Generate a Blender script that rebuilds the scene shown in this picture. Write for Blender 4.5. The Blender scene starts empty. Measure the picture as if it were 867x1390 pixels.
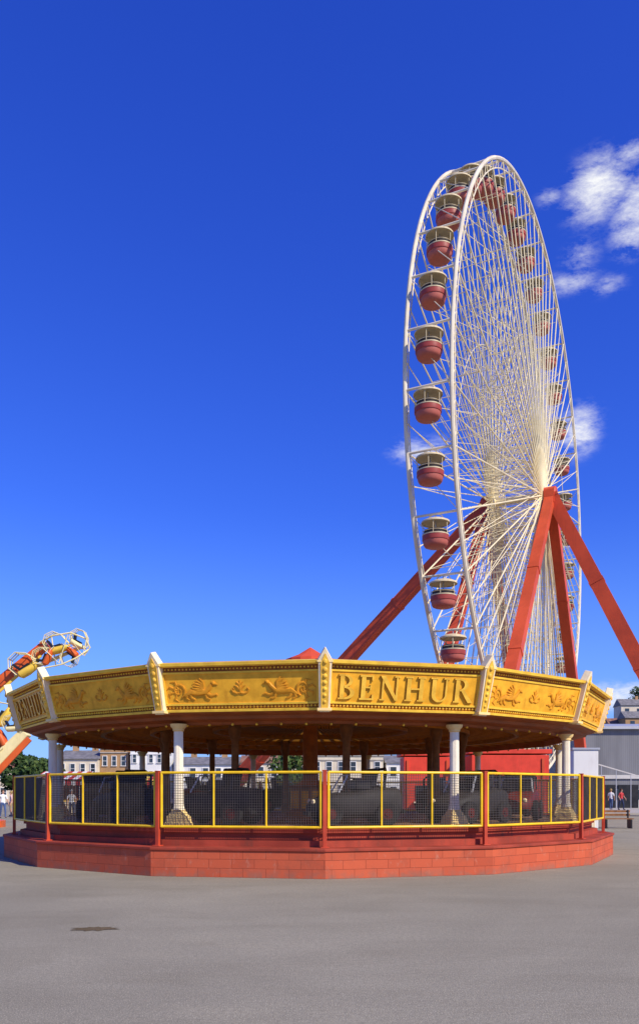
import bpy, bmesh, math, random
from mathutils import Vector, Matrix
random.seed(7)
S = bpy.context.scene
COL = S.collection
F = 1100.0; CX = 433.5; HZ = 1076.0; EYE = 1.6
R = math.radians
def P(px, py, Y): return Vector(((px-CX)/F*Y, Y, EYE-(py-HZ)/F*Y))
def GX(px, Y): return (px-CX)/F*Y
def HT(py, Y): return EYE-(py-HZ)/F*Y

# ------------------------------------------------------------------ helpers
def tag(o, label=None, cat=None, group=None, kind=None):
    if label: o['label'] = label
    if cat: o['category'] = cat
    if group: o['group'] = group
    if kind: o['kind'] = kind
    return o
def empty(name, loc=(0,0,0), rz=0):
    o = bpy.data.objects.new(name, None); COL.objects.link(o)
    o.location = loc; o.rotation_euler = (0,0,rz); o.empty_display_size = .3
    return o
def copy_tree(o, parent=None):
    kids = list(o.children)
    c = o.copy(); COL.objects.link(c); c.parent = parent
    for ch in kids: copy_tree(ch, c)
    return c

class MB:
    def __init__(s): s.v=[]; s.f=[]; s.m=[]; s.mi=0
    def add(s, vs, fs):
        o=len(s.v); s.v += [tuple(v) for v in vs]
        for f in fs: s.f.append([i+o for i in f]); s.m.append(s.mi)
    def box(s, c, d, M=None):
        c=Vector(c); vs=[]
        for x in (-.5,.5):
            for y in (-.5,.5):
                for z in (-.5,.5):
                    p=Vector((x*d[0],y*d[1],z*d[2]))
                    if M is not None: p=M@p
                    vs.append(c+p)
        s.add(vs,[(0,1,3,2),(4,6,7,5),(0,4,5,1),(2,3,7,6),(0,2,6,4),(1,5,7,3)])
    def bar(s,a,b,w,h,w2=None,h2=None,up=(0,0,1)):
        a=Vector(a); b=Vector(b); d=(b-a).normalized(); up=Vector(up)
        if abs(d.dot(up))>.98: up=Vector((1,0,0))
        sd=d.cross(up).normalized(); u=sd.cross(d)
        w2=w if w2 is None else w2; h2=h if h2 is None else h2
        vs=[]
        for p,ww,hh in ((a,w,h),(b,w2,h2)):
            for i,j in ((-1,-1),(1,-1),(1,1),(-1,1)): vs.append(p+sd*ww/2*i+u*hh/2*j)
        s.add(vs,[(0,3,2,1),(4,5,6,7),(0,1,5,4),(1,2,6,5),(2,3,7,6),(3,0,4,7)])
    def tube(s,pts,rad,seg=8,closed=False):
        pts=[Vector(p) for p in pts]; n=len(pts)
        if not isinstance(rad,(list,tuple)): rad=[rad]*n
        vs=[]; prev=None
        for i,p in enumerate(pts):
            if closed: d=(pts[(i+1)%n]-pts[i-1]).normalized()
            elif i==0: d=(pts[1]-p).normalized()
            elif i==n-1: d=(p-pts[i-1]).normalized()
            else: d=(pts[i+1]-pts[i-1]).normalized()
            if prev is None:
                t=Vector((0,0,1)) if abs(d.z)<.9 else Vector((1,0,0))
                e=d.cross(t).normalized()
            else:
                e=prev-d*prev.dot(d)
                e=e.normalized() if e.length>1e-6 else d.orthogonal().normalized()
            prev=e; g=d.cross(e)
            for k in range(seg):
                a=2*math.pi*k/seg
                vs.append(p+(e*math.cos(a)+g*math.sin(a))*rad[i])
        fs=[]
        for i in range(n if closed else n-1):
            j=(i+1)%n
            for k in range(seg):
                l=(k+1)%seg
                fs.append((i*seg+k,i*seg+l,j*seg+l,j*seg+k))
        if not closed:
            fs.append(tuple(range(seg-1,-1,-1))); fs.append(tuple((n-1)*seg+k for k in range(seg)))
        s.add(vs,fs)
    def lathe(s,prof,seg=24,c=(0,0,0),off=0.0,axis='Z',closed=False):
        c=Vector(c); vs=[]
        for r,z in prof:
            r=max(r,.0005)
            for k in range(seg):
                a=off+2*math.pi*k/seg
                x,y=r*math.sin(a),-r*math.cos(a)
                v=Vector((x,y,z)) if axis=='Z' else (Vector((x,z,-y)) if axis=='Y' else Vector((z,x,y)))
                vs.append(c+v)
        fs=[]; n=len(prof)
        for i in range(n if closed else n-1):
            j=(i+1)%n
            for k in range(seg):
                l=(k+1)%seg
                fs.append((i*seg+k,i*seg+l,j*seg+l,j*seg+k))
        s.add(vs,fs)
    def prism(s,poly,fr,n0,n1):
        O,U,V,N=fr; k=len(poly)
        vs=[O+U*a+V*b+N*n0 for a,b in poly]+[O+U*a+V*b+N*n1 for a,b in poly]
        fs=[tuple(range(k-1,-1,-1)),tuple(range(k,2*k))]
        for i in range(k):
            j=(i+1)%k; fs.append((i,j,k+j,k+i))
        s.add(vs,fs)
    def loft(s,rings):
        k=len(rings[0]); vs=[p for r in rings for p in r]; fs=[]
        for i in range(len(rings)-1):
            for a in range(k):
                b=(a+1)%k; fs.append((i*k+a,i*k+b,(i+1)*k+b,(i+1)*k+a))
        fs.append(tuple(range(k-1,-1,-1))); fs.append(tuple((len(rings)-1)*k+a for a in range(k)))
        s.add(vs,fs)
    def ball(s,c,r,sx=1,sy=1,sz=1,seg=12,rings=7):
        vs=[];c=Vector(c)
        for i in range(rings+1):
            t=math.pi*i/rings; rr=max(math.sin(t),.001)
            for k in range(seg):
                a=2*math.pi*k/seg
                vs.append(c+Vector((rr*math.cos(a)*r*sx,rr*math.sin(a)*r*sy,math.cos(t)*r*sz)))
        fs=[]
        for i in range(rings):
            for k in range(seg):
                l=(k+1)%seg; fs.append((i*seg+k,i*seg+l,(i+1)*seg+l,(i+1)*seg+k))
        s.add(vs,fs)
    def build(s,name,mats,parent=None,smooth=True,ang=38,org=None,bevel=0):
        me=bpy.data.meshes.new(name)
        vs=s.v
        if org is not None: vs=[(v[0]-org[0],v[1]-org[1],v[2]-org[2]) for v in vs]
        me.from_pydata(vs,[],s.f)
        if not isinstance(mats,(list,tuple)): mats=[mats]
        for m in mats: me.materials.append(m)
        me.polygons.foreach_set('material_index',s.m)
        bm=bmesh.new(); bm.from_mesh(me)
        bmesh.ops.recalc_face_normals(bm,faces=bm.faces)
        bm.to_mesh(me); bm.free()
        if smooth:
            me.polygons.foreach_set('use_smooth',[True]*len(me.polygons))
            me.set_sharp_from_angle(angle=R(ang))
        me.update()
        o=bpy.data.objects.new(name,me); COL.objects.link(o); o.parent=parent
        if bevel:
            b=o.modifiers.new('Bevel','BEVEL'); b.width=bevel; b.segments=2; b.limit_method='ANGLE'
        return o

# ------------------------------------------------------------------ materials
def mixc(nt,fac,a,b,mode='MIX'):
    n=nt.nodes.new('ShaderNodeMix'); n.data_type='RGBA'; n.blend_type=mode
    for sock,val in ((n.inputs[0],fac),(n.inputs[6],a),(n.inputs[7],b)):
        if hasattr(val,'is_output'): nt.links.new(val,sock)
        elif isinstance(val,(int,float)): sock.default_value=val
        else: sock.default_value=(*val[:3],1)
    return n.outputs[2]
def math_(nt,op,a,b=None,c=None,clamp=False):
    n=nt.nodes.new('ShaderNodeMath'); n.operation=op; n.use_clamp=clamp
    for i,val in enumerate((a,b,c)):
        if val is None: continue
        if hasattr(val,'is_output'): nt.links.new(val,n.inputs[i])
        else: n.inputs[i].default_value=val
    return n.outputs[0]
def maprange(nt,v,a,b,c=0,d=1,smooth=True):
    n=nt.nodes.new('ShaderNodeMapRange'); n.interpolation_type='SMOOTHSTEP' if smooth else 'LINEAR'
    nt.links.new(v,n.inputs[0])
    for i,x in enumerate((a,b,c,d)): n.inputs[i+1].default_value=x
    return n.outputs[0]
def noise(nt,vec,scale,detail=4,rough=.55,dist=0):
    n=nt.nodes.new('ShaderNodeTexNoise'); n.inputs['Scale'].default_value=scale
    n.inputs['Detail'].default_value=detail; n.inputs['Roughness'].default_value=rough
    n.inputs['Distortion'].default_value=dist
    if vec is not None: nt.links.new(vec,n.inputs['Vector'])
    return n.outputs['Fac']
def objvec(nt,scale=(1,1,1)):
    t=nt.nodes.new('ShaderNodeTexCoord'); m=nt.nodes.new('ShaderNodeMapping')
    m.inputs['Scale'].default_value=scale
    nt.links.new(t.outputs['Object'],m.inputs['Vector']); return m.outputs[0]
def newmat(name):
    m=bpy.data.materials.new(name); m.use_nodes=True
    return m,m.node_tree,m.node_tree.nodes['Principled BSDF']
def mat(name,col,rough=.55,var=.18,scale=2.5,metal=0,dirt=None,damt=.35,bump=0,bscale=30,streak=True,spec=.25,translucency=0):
    m,nt,b=newmat(name)
    v=objvec(nt)
    n1=noise(nt,v,scale,5)
    lo=[c*(1-var) for c in col]; hi=[min(1,c*(1+var*.7)) for c in col]
    c=mixc(nt,maprange(nt,n1,.3,.7),lo,hi)
    if dirt:
        vs=objvec(nt,(1,1,.18) if streak else (1,1,1))
        n2=noise(nt,vs,5,6,.65)
        fac=math_(nt,'MULTIPLY',maprange(nt,n2,.50,.78),damt)
        c=mixc(nt,fac,c,dirt)
    nt.links.new(c,b.inputs['Base Color'])
    b.inputs['Metallic'].default_value=metal
    b.inputs['Specular IOR Level'].default_value=spec
    rr=maprange(nt,n1,.2,.8,max(.05,rough-.1),min(1,rough+.12),False)
    nt.links.new(rr,b.inputs['Roughness'])
    if bump:
        bn=nt.nodes.new('ShaderNodeBump'); bn.inputs['Strength'].default_value=bump; bn.inputs['Distance'].default_value=.02
        nt.links.new(noise(nt,v,bscale,4),bn.inputs['Height']); nt.links.new(bn.outputs[0],b.inputs['Normal'])
    if translucency:   # translucent share added to brighten the canopy underside
        t=nt.nodes.new('ShaderNodeBsdfTranslucent'); nt.links.new(c,t.inputs['Color'])
        mx=nt.nodes.new('ShaderNodeMixShader'); mx.inputs[0].default_value=translucency
        nt.links.new(b.outputs[0],mx.inputs[1]); nt.links.new(t.outputs[0],mx.inputs[2])
        nt.links.new(mx.outputs[0],nt.nodes['Material Output'].inputs['Surface'])
    return m
M={}
M['gold']=mat('gold_paint',(.90,.44,.032),.45,.2,4,dirt=(.48,.18,.018),damt=.65,spec=.15)
M['gold_relief']=mat('gold_relief_paint',(.94,.53,.06),.42,.18,6,dirt=(.58,.25,.03),damt=.4,streak=False,spec=.2)
M['scroll']=mat('orange_gold_relief_paint',(.76,.32,.022),.45,.22,6,dirt=(.40,.15,.015),damt=.5,streak=False,spec=.15)
M['edge']=mat('brown_gold_edge_paint',(.42,.17,.02),.55,.2,6)
M['gold_trim']=mat('yellow_trim_paint',(.94,.58,.06),.4,.14,5,dirt=(.60,.27,.03),damt=.4,spec=.2)
M['brown']=mat('brown_board_paint',(.36,.115,.022),.6,.25,4,dirt=(.14,.045,.012),damt=.45)
M['maroon']=mat('brown_red_paint',(.33,.095,.028),.6,.2,2,dirt=(.15,.045,.015),damt=.45)
M['red']=mat('red_paint',(.52,.065,.028),.5,.2,2,dirt=(.2,.045,.02),damt=.5)
M['boothred']=mat('bright_red_booth_paint',(.72,.060,.030),.5,.12,2,dirt=(.35,.05,.02),damt=.35)
M['red_step']=mat('worn_red_step_paint',(.36,.055,.028),.7,.25,1.5,dirt=(.14,.05,.03),damt=.75,bump=.2)
M['steelred']=mat('red_steel_paint',(.62,.085,.030),.5,.15,.6,dirt=(.35,.06,.025),damt=.45)
M['yellow']=mat('yellow_rail_paint',(.90,.57,.02),.4,.12,5,dirt=(.42,.19,.03),damt=.35)
M['white']=mat('cream_white_paint',(.88,.79,.60),.5,.07,3,dirt=(.5,.40,.26),damt=.4)
M['post_cream']=mat('cream_gold_post_paint',(.90,.74,.45),.5,.1,4,dirt=(.60,.38,.14),damt=.5)
M['cream']=mat('cream_paint',(.86,.72,.45),.5,.1,2,dirt=(.45,.32,.18),damt=.4)
M['basecream']=mat('yellow_cream_paint',(.88,.64,.25),.55,.1,3,dirt=(.5,.32,.12),damt=.4)
M['wheelwhite']=mat('grey_cream_steel',(.76,.66,.47),.5,.12,.7,dirt=(.38,.28,.17),damt=.5)
M['spokecream']=mat('pale_yellow_steel',(.82,.70,.42),.5,.12,.7,dirt=(.45,.30,.14),damt=.4)
M['wire']=mat('dull_wire',(.10,.085,.075),.6,.2,4,metal=.2)
M['dark']=mat('black_paint',(.02,.02,.022),.45,.3,3)
M['rubber']=mat('black_rubber',(.018,.018,.018),.8,.3,6)
M['ceil']=mat('ochre_translucent_ceiling',(.78,.47,.10),.8,.2,1.2,dirt=(.40,.20,.04),damt=.5,streak=False,translucency=.5)  # ceiling made translucent so it glows gold from below
M['rib']=mat('golden_brown_rib',(.34,.15,.03),.6,.25,4,dirt=(.12,.05,.015),damt=.4)
M['wood']=mat('brown_timber',(.26,.115,.04),.6,.3,5,dirt=(.09,.04,.02),damt=.5)
M['deck']=mat('worn_brown_deck',(.26,.15,.085),.7,.3,2,dirt=(.13,.08,.05),damt=.6,streak=False)
M['canvas']=mat('red_canvas',(.60,.075,.03),.85,.15,1)
M['tilt']=mat('pale_translucent_canvas',(.88,.66,.26),.85,.1,1,translucency=.5)  # unseen roof, made pale and translucent to pass sunlight onto the ceiling
M['gred']=mat('gondola_red',(.34,.052,.042),.5,.15,2,dirt=(.22,.07,.05),damt=.4)
M['gpink']=mat('gondola_dusty_red',(.42,.11,.08),.55,.15,2,dirt=(.26,.09,.06),damt=.4)
M['gcream']=mat('gondola_canopy_cream',(.66,.54,.32),.55,.15,2,dirt=(.36,.25,.12),damt=.5)
M['gdark']=mat('dark_bench_paint',(.045,.035,.03),.6,.2,4)
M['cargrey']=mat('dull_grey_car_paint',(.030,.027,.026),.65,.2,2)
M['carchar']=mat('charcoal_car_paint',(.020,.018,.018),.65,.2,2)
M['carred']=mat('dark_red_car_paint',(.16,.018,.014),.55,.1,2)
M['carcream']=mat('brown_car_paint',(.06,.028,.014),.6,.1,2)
M['hub']=mat('dark_red_hub_paint',(.10,.014,.012),.55,.2,4)
M['glass']=mat('dark_glass',(.03,.04,.05),.08,.2,1,spec=.8)
M['orange']=mat('orange_red_ride_paint',(.70,.12,.022),.45,.15,1.5,dirt=(.4,.09,.03),damt=.35)
M['rideyel']=mat('ride_yellow_paint',(.86,.56,.07),.45,.12,2,dirt=(.5,.28,.06),damt=.3)
M['ridepale']=mat('ride_pale_yellow_paint',(.84,.71,.34),.45,.1,2,dirt=(.5,.35,.12),damt=.3)
M['slate']=mat('slate_roof',(.20,.19,.185),.7,.3,1.5,bump=.3)
M['tileroof']=mat('brown_tile_roof',(.28,.14,.09),.8,.3,1.5,bump=.3)
M['render_cream']=mat('cream_stucco',(.68,.59,.44),.85,.12,.5,dirt=(.4,.32,.24),damt=.35,bump=.1)
M['render_white']=mat('white_stucco',(.76,.74,.69),.85,.08,.5,dirt=(.45,.4,.34),damt=.35,bump=.1)
M['render_tan']=mat('tan_stucco',(.42,.25,.12),.85,.15,.5,dirt=(.2,.12,.07),damt=.4,bump=.1)
M['render_pale']=mat('pale_grey_stucco',(.56,.54,.50),.85,.12,.5,dirt=(.3,.27,.24),damt=.35)
M['trunk']=mat('bark',(.08,.055,.035),.9,.3,6,bump=.4)
M['skin']=mat('skin',(.55,.30,.20),.6,.06,4)
M['concrete']=mat('concrete',(.42,.39,.34),.85,.15,1,dirt=(.24,.21,.18),damt=.5,streak=False,bump=.2)
M['alu']=mat('pale_sheet_metal',(.44,.45,.47),.45,.08,.4,metal=.2)

def brick_mat():
    m,nt,b=newmat('painted_red_blockwork')
    uv=nt.nodes.new('ShaderNodeUVMap'); uv.uv_map='UVMap'
    br=nt.nodes.new('ShaderNodeTexBrick')
    br.inputs['Scale'].default_value=1; br.inputs['Brick Width'].default_value=.44; br.inputs['Row Height'].default_value=.17
    br.inputs['Mortar Size'].default_value=.006; br.inputs['Mortar Smooth'].default_value=.5; br.inputs['Bias'].default_value=-.1
    br.inputs['Color1'].default_value=(.58,.115,.050,1); br.inputs['Color2'].default_value=(.48,.088,.040,1)
    br.inputs['Mortar'].default_value=(.32,.062,.03,1)
    nt.links.new(uv.outputs[0],br.inputs['Vector'])
    n=noise(nt,objvec(nt),2.2,7,.65)
    c=mixc(nt,math_(nt,'MULTIPLY',maprange(nt,n,.45,.75),.55),br.outputs['Color'],(.28,.085,.05))
    n3=noise(nt,objvec(nt,(1,1,.5)),9,7,.7)
    c=mixc(nt,math_(nt,'MULTIPLY',maprange(nt,n3,.56,.72),.4),c,(.54,.27,.18))
    sx=nt.nodes.new('ShaderNodeSeparateXYZ'); nt.links.new(uv.outputs[0],sx.inputs[0])
    low=math_(nt,'MULTIPLY',maprange(nt,sx.outputs[1],.0,.2,1,0),maprange(nt,noise(nt,objvec(nt),6,5),.35,.65))
    c=mixc(nt,math_(nt,'MULTIPLY',low,.6),c,(.24,.14,.10))
    nt.links.new(c,b.inputs['Base Color']); b.inputs['Roughness'].default_value=.75; b.inputs['Specular IOR Level'].default_value=.15
    bn=nt.nodes.new('ShaderNodeBump'); bn.inputs['Strength'].default_value=.5; bn.inputs['Distance'].default_value=.01
    h=math_(nt,'SUBTRACT',math_(nt,'MULTIPLY',noise(nt,objvec(nt),25,4),.4),br.outputs['Fac'])
    nt.links.new(h,bn.inputs['Height']); nt.links.new(bn.outputs[0],b.inputs['Normal'])
    return m
M['brick']=brick_mat()

def asphalt_mat(name,base,contrast=1):
    m,nt,b=newmat(name); v=objvec(nt)
    big=noise(nt,v,.16,6,.6,.5); mid=noise(nt,objvec(nt,(.5,1.4,1)),.7,8,.68,.4); fine=noise(nt,v,22,4,.75); peb=noise(nt,v,80,2,.6)
    blot=noise(nt,objvec(nt,(.7,1.2,1)),.33,5,.6,.8)
    c=mixc(nt,maprange(nt,big,.35,.65),[x*.86 for x in base],[x*1.14 for x in base])
    c=mixc(nt,math_(nt,'MULTIPLY',maprange(nt,mid,.46,.72),.42*contrast),c,[base[0]*.62,base[1]*.59,base[2]*.55])
    c=mixc(nt,math_(nt,'MULTIPLY',maprange(nt,mid,.48,.26),.38*contrast),c,[base[0]*1.35,base[1]*1.32,base[2]*1.25])
    c=mixc(nt,math_(nt,'MULTIPLY',maprange(nt,blot,.54,.60),.24*contrast),c,[base[0]*.66,base[1]*.64,base[2]*.60])
    c=mixc(nt,maprange(nt,fine,.35,.65,0,.5),c,[x*.6 for x in base])
    c=mixc(nt,math_(nt,'MULTIPLY',maprange(nt,peb,.52,.66),.6),c,[min(.8,x*1.8) for x in base])
    nt.links.new(c,b.inputs['Base Color']); b.inputs['Roughness'].default_value=.92; b.inputs['Specular IOR Level'].default_value=.1
    bn=nt.nodes.new('ShaderNodeBump'); bn.inputs['Strength'].default_value=.6; bn.inputs['Distance'].default_value=.01
    nt.links.new(math_(nt,'ADD',fine,peb),bn.inputs['Height']); nt.links.new(bn.outputs[0],b.inputs['Normal'])
    return m
M['asphalt']=asphalt_mat('asphalt',(.305,.275,.198))
M['stain']=asphalt_mat('asphalt_stained',(.15,.11,.06))

def clad_mat(name,col):
    m,nt,b=newmat(name); v=objvec(nt)
    w=nt.nodes.new('ShaderNodeTexWave'); w.inputs['Scale'].default_value=1.6; w.inputs['Distortion'].default_value=0
    nt.links.new(v,w.inputs['Vector'])
    c=mixc(nt,maprange(nt,noise(nt,objvec(nt,(1,1,.2)),.8,5),.3,.7),[x*.8 for x in col],[x*1.1 for x in col])
    c=mixc(nt,maprange(nt,w.outputs['Fac'],0,.3,.35,0),c,[x*.5 for x in col])
    nt.links.new(c,b.inputs['Base Color']); b.inputs['Roughness'].default_value=.5
    return m
M['clad']=clad_mat('blue_grey_cladding',(.18,.18,.185))

def leaf_mat(name,a,bcol):
    m,nt,b=newmat(name); v=objvec(nt)
    c=mixc(nt,maprange(nt,noise(nt,v,.9,4),.35,.65),a,bcol)
    nt.links.new(c,b.inputs['Base Color']); b.inputs['Roughness'].default_value=.7; b.inputs['Specular IOR Level'].default_value=.2
    return m
M['leafd']=leaf_mat('dark_leaves',(.018,.040,.012),(.04,.075,.018))
M['leafl']=leaf_mat('light_leaves',(.04,.075,.015),(.09,.13,.03))
M['grass']=leaf_mat('hill_grass',(.05,.075,.02),(.10,.12,.04))

# ------------------------------------------------------------------ world, sun, camera
SUN_AZ=R(132); SUN_EL=R(38)
def make_world():
    w=bpy.data.worlds.new('World'); S.world=w; w.use_nodes=True; nt=w.node_tree
    bg=nt.nodes['Background']; bg.inputs['Strength'].default_value=.1
    sky=nt.nodes.new('ShaderNodeTexSky'); sky.sky_type='NISHITA'; sky.sun_disc=False
    sky.sun_elevation=SUN_EL; sky.sun_rotation=SUN_AZ; sky.air_density=1.0; sky.dust_density=.3; sky.ozone_density=4.0; sky.altitude=300
    sp=nt.nodes.new('ShaderNodeSeparateColor'); nt.links.new(sky.outputs[0],sp.inputs[0])
    cb=nt.nodes.new('ShaderNodeCombineColor')
    for i,(g,k) in enumerate(((1.35,.36),(1.2,.62),(.85,2.65))):
        nt.links.new(math_(nt,'MULTIPLY',math_(nt,'POWER',sp.outputs[i],g),k),cb.inputs[i])
    tc=nt.nodes.new('ShaderNodeTexCoord'); d=tc.outputs['Generated']
    sz_=nt.nodes.new('ShaderNodeSeparateXYZ'); nt.links.new(d,sz_.inputs[0])
    haze=maprange(nt,sz_.outputs[2],0,.34,.62,0)
    base=mixc(nt,haze,cb.outputs[0],(2.6,5.0,9.0))
    tot=None
    for px,py,rx,ry,wt in ((812,255,58,46,.95),(866,290,44,56,1.0),(745,268,24,14,.6),(788,348,34,30,.5),(775,383,50,18,.66),(825,386,32,16,.55),
                           (786,585,36,42,.95),(572,612,60,24,.7),(845,945,100,26,.95),(858,206,38,18,.7)):
        q=Vector(((px-CX)/F,1,(HZ-py)/F)); L=q.length; q/=L
        a=nt.nodes.new('ShaderNodeVectorMath'); a.operation='SUBTRACT'; nt.links.new(d,a.inputs[0]); a.inputs[1].default_value=q
        b=nt.nodes.new('ShaderNodeVectorMath'); b.operation='MULTIPLY'; nt.links.new(a.outputs[0],b.inputs[0])
        sx=F*L/rx; sz=F*L/ry; b.inputs[1].default_value=(sx,sx*.5,sz)
        l=nt.nodes.new('ShaderNodeVectorMath'); l.operation='LENGTH'; nt.links.new(b.outputs[0],l.inputs[0])
        mk=maprange(nt,l.outputs['Value'],0,1.3,wt,0)
        tot=mk if tot is None else math_(nt,'MAXIMUM',tot,mk)
    mp=nt.nodes.new('ShaderNodeMapping'); mp.inputs['Rotation'].default_value=(0,R(-35),0); mp.inputs['Scale'].default_value=(.6,1,1.6); nt.links.new(d,mp.inputs['Vector'])
    n=noise(nt,mp.outputs[0],42,13,.70,.15)
    n2=noise(nt,mp.outputs[0],150,6,.7,.1)
    nn=math_(nt,'ADD',math_(nt,'MULTIPLY',n,1.5),math_(nt,'MULTIPLY',n2,.4))
    dens=math_(nt,'ADD',math_(nt,'MULTIPLY',tot,.45),nn)
    cl=math_(nt,'MULTIPLY',math_(nt,'MULTIPLY',maprange(nt,dens,.98,1.75,0,1,False),maprange(nt,tot,0,.85)),1.2,clamp=True)
    col=mixc(nt,cl,base,(9.6,9.7,9.9))
    nt.links.new(col,bg.inputs['Color'])
make_world()
sd=Vector((math.sin(SUN_AZ)*math.cos(SUN_EL),math.cos(SUN_AZ)*math.cos(SUN_EL),math.sin(SUN_EL)))
sl=bpy.data.lights.new('sun','SUN'); sl.energy=5.0; sl.angle=R(.5); sl.color=(1,.91,.75)
so=bpy.data.objects.new('sun',sl); COL.objects.link(so); so.rotation_euler=sd.to_track_quat('Z','Y').to_euler(); so.location=(30,-30,40)
cam=bpy.data.cameras.new('camera'); co=bpy.data.objects.new('camera',cam); COL.objects.link(co)
cam.sensor_fit='HORIZONTAL'; cam.sensor_width=36; cam.lens=F/867*36; cam.shift_y=(HZ-695)/867; cam.clip_end=4000; cam.clip_start=.1
co.location=(0,0,EYE); co.rotation_euler=(R(90),0,0); S.camera=co
S.view_settings.view_transform='Standard'; S.view_settings.look='None'; S.view_settings.exposure=0

# ------------------------------------------------------------------ ground
def sheet(name,pts,z,m):
    b=MB(); b.add([(x,y,z) for x,y in pts],[tuple(range(len(pts)))])
    return tag(b.build(name,m,smooth=False),kind='structure')
sheet('ground',[(-1500,-60),(1500,-60),(1500,2500),(-1500,2500)],0,M['asphalt'])
st=[]
for k in range(28):
    a=2*math.pi*k/28; rr=random.uniform(.6,1.15); st.append((-2.62+.30*rr*math.cos(a),9.48+.16*rr*math.sin(a)))
sheet('tar_patch',st,.005,M['stain'])
b=MB(); b.box((52,68,.06),(66,19,.12)); tag(b.build('pavement',M['concrete'],smooth=False),kind='structure')

# ------------------------------------------------------------------ carousel pavilion
CC=Vector((-.26,23,0)); NV=15; OFF=R(2.6); STEP=2*math.pi/NV
def pol(r,th,z): return Vector((r*math.sin(th),-r*math.cos(th),z))
car=tag(empty('carousel',CC),'round ride pavilion with gold lettered fascia, white columns and red block base','fairground ride')
def plinth():
    me=bpy.data.meshes.new('plinth'); vs=[];fs=[]
    Rb=8.1;h=.5
    for k in range(NV): vs.append(pol(Rb,OFF+k*STEP,0))
    for k in range(NV): vs.append(pol(Rb,OFF+k*STEP,h))
    for k in range(NV):
        j=(k+1)%NV; fs.append((k,j,NV+j,NV+k))
    me.from_pydata([tuple(v) for v in vs],[],fs)
    uv=me.uv_layers.new(name='UVMap'); L=2*Rb*math.sin(STEP/2)
    for k,p in enumerate(me.polygons):
        for li,c in zip(p.loop_indices,((0,0),(1,0),(1,1),(0,1))):
            uv.data[li].uv=(k*L+c[0]*L+.1,c[1]*h)
    me.materials.append(M['brick']); o=bpy.data.objects.new('plinth',me); COL.objects.link(o); o.parent=car
plinth()
b=MB(); b.lathe([(7.2,.5),(8.13,.5),(8.13,.56),(7.2,.56)],NV,off=OFF); b.build('plinth_cap',M['red_step'],car,smooth=False,bevel=.012)
b=MB(); b.lathe([(7.4,.56),(7.72,.56),(7.72,.68),(7.4,.68)],NV,off=OFF); b.build('step',M['red_step'],car,smooth=False)
b=MB(); b.lathe([(7.3,.68),(7.58,.68),(7.58,.82),(7.64,.82),(7.64,.92),(7.3,.92)],NV,off=OFF); b.build('deck_edge',M['red_step'],car,smooth=False)
b=MB(); b.lathe([(.001,.90),(7.45,.90)],60,off=OFF); b.build('deck',M['deck'],car,smooth=False)
def column_parts():
    b=MB(); n=40; rings=[]
    for z,r in ((.33,.118),(.36,.115),(.45,.100),(1.9,.092),(1.93,.1)):
        ring=[]
        for k in range(n):
            rr=r*(1-.10*(k%2)*(0 if z in(.33,1.93) else 1)); a=2*math.pi*k/n
            ring.append(Vector((rr*math.cos(a),rr*math.sin(a),z)))
        rings.append(ring)
    b.loft(rings); sh=b.build('shaft',M['white'],None,ang=20)
    b=MB(); b.lathe([(.001,.0),(.30,0),(.30,.06),(.27,.08),(.25,.20),(.20,.23),(.19,.27),(.145,.30),(.15,.335),(.001,.335)],4,off=R(45))
    ba=b.build('base',M['basecream'],None,ang=25,bevel=.006)
    b=MB(); b.lathe([(.09,1.90),(.115,1.92),(.115,1.95),(.16,2.0),(.17,2.05),(.001,2.05)],20)
    ca=b.build('capital',M['basecream'],None)
    return sh,ba,ca
cp=column_parts()
first=True
for th in (-57,-21.5,24,57,93,128,163,-93,-128,-163):
    e=empty('column',pol(7.2,R(th+.6),.92),R(th)); e.parent=car
    for o in cp:
        c=o if first else o.copy()
        if not first: COL.objects.link(c)
        c.parent=e
    first=False
b=MB(); b.lathe([(7.70,3.17),(7.64,3.13),(7.46,3.10),(7.44,3.04),(7.12,3.01),(7.10,2.96),(7.0,2.96),(7.0,3.25)],NV,off=OFF)
b.build('soffit',M['maroon'],car,smooth=False)
b=MB(); b.lathe([(7.0,3.22),(4.3,3.34),(1.0,3.6),(.01,3.6)],60); b.build('ceiling',M['ceil'],car)
b=MB(); b.lathe([(7.9,4.06),(4,4.55),(.75,5.0)],NV,off=OFF); b.build('roof',M['tilt'],car,smooth=False)
b=MB(); b.lathe([(.80,4.96),(.72,5.35),(.35,5.5),(.01,5.72)],NV,off=OFF); b.build('roof_cap',M['canvas'],car,smooth=False)
b=MB(); b.bar((0,-1,3.53),(0,-7.0,3.15),.06,.12); rb=b.build('ceiling_rib',M['rib'],car,smooth=False)
for k in range(72):
    c=rb if k==0 else rb.copy()
    if k: COL.objects.link(c)
    c.rotation_euler.z=2*math.pi*k/72
for rr,z in ((5.7,3.2),(4.4,3.27),(2.7,3.38)):
    b=MB(); b.lathe([(rr-.05,z-.10),(rr+.05,z-.10),(rr+.05,z+.05),(rr-.05,z+.05)],60,closed=True); b.build('ceiling_ring',M['edge'] if rr<5 else M['rib'],car)
b=MB()
for k in range(90): b.ball(pol(7.05,2*math.pi*k/90,2.95),.028,seg=6,rings=4)
b.build('bulb_ring',M['gold_trim'],car)
b=MB(); b.lathe([(.001,0),(.16,0),(.16,.22),(.10,.28),(.085,1.9),(.13,2.02),(.15,2.12),(.15,2.42),(.001,2.42)],12)
ip=b.build('inner_post',M['wood'],car)
for k in range(10):
    c=ip if k==0 else ip.copy()
    if k: COL.objects.link(c)
    c.location=pol(4.25,R(12+36*k),.9)
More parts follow.
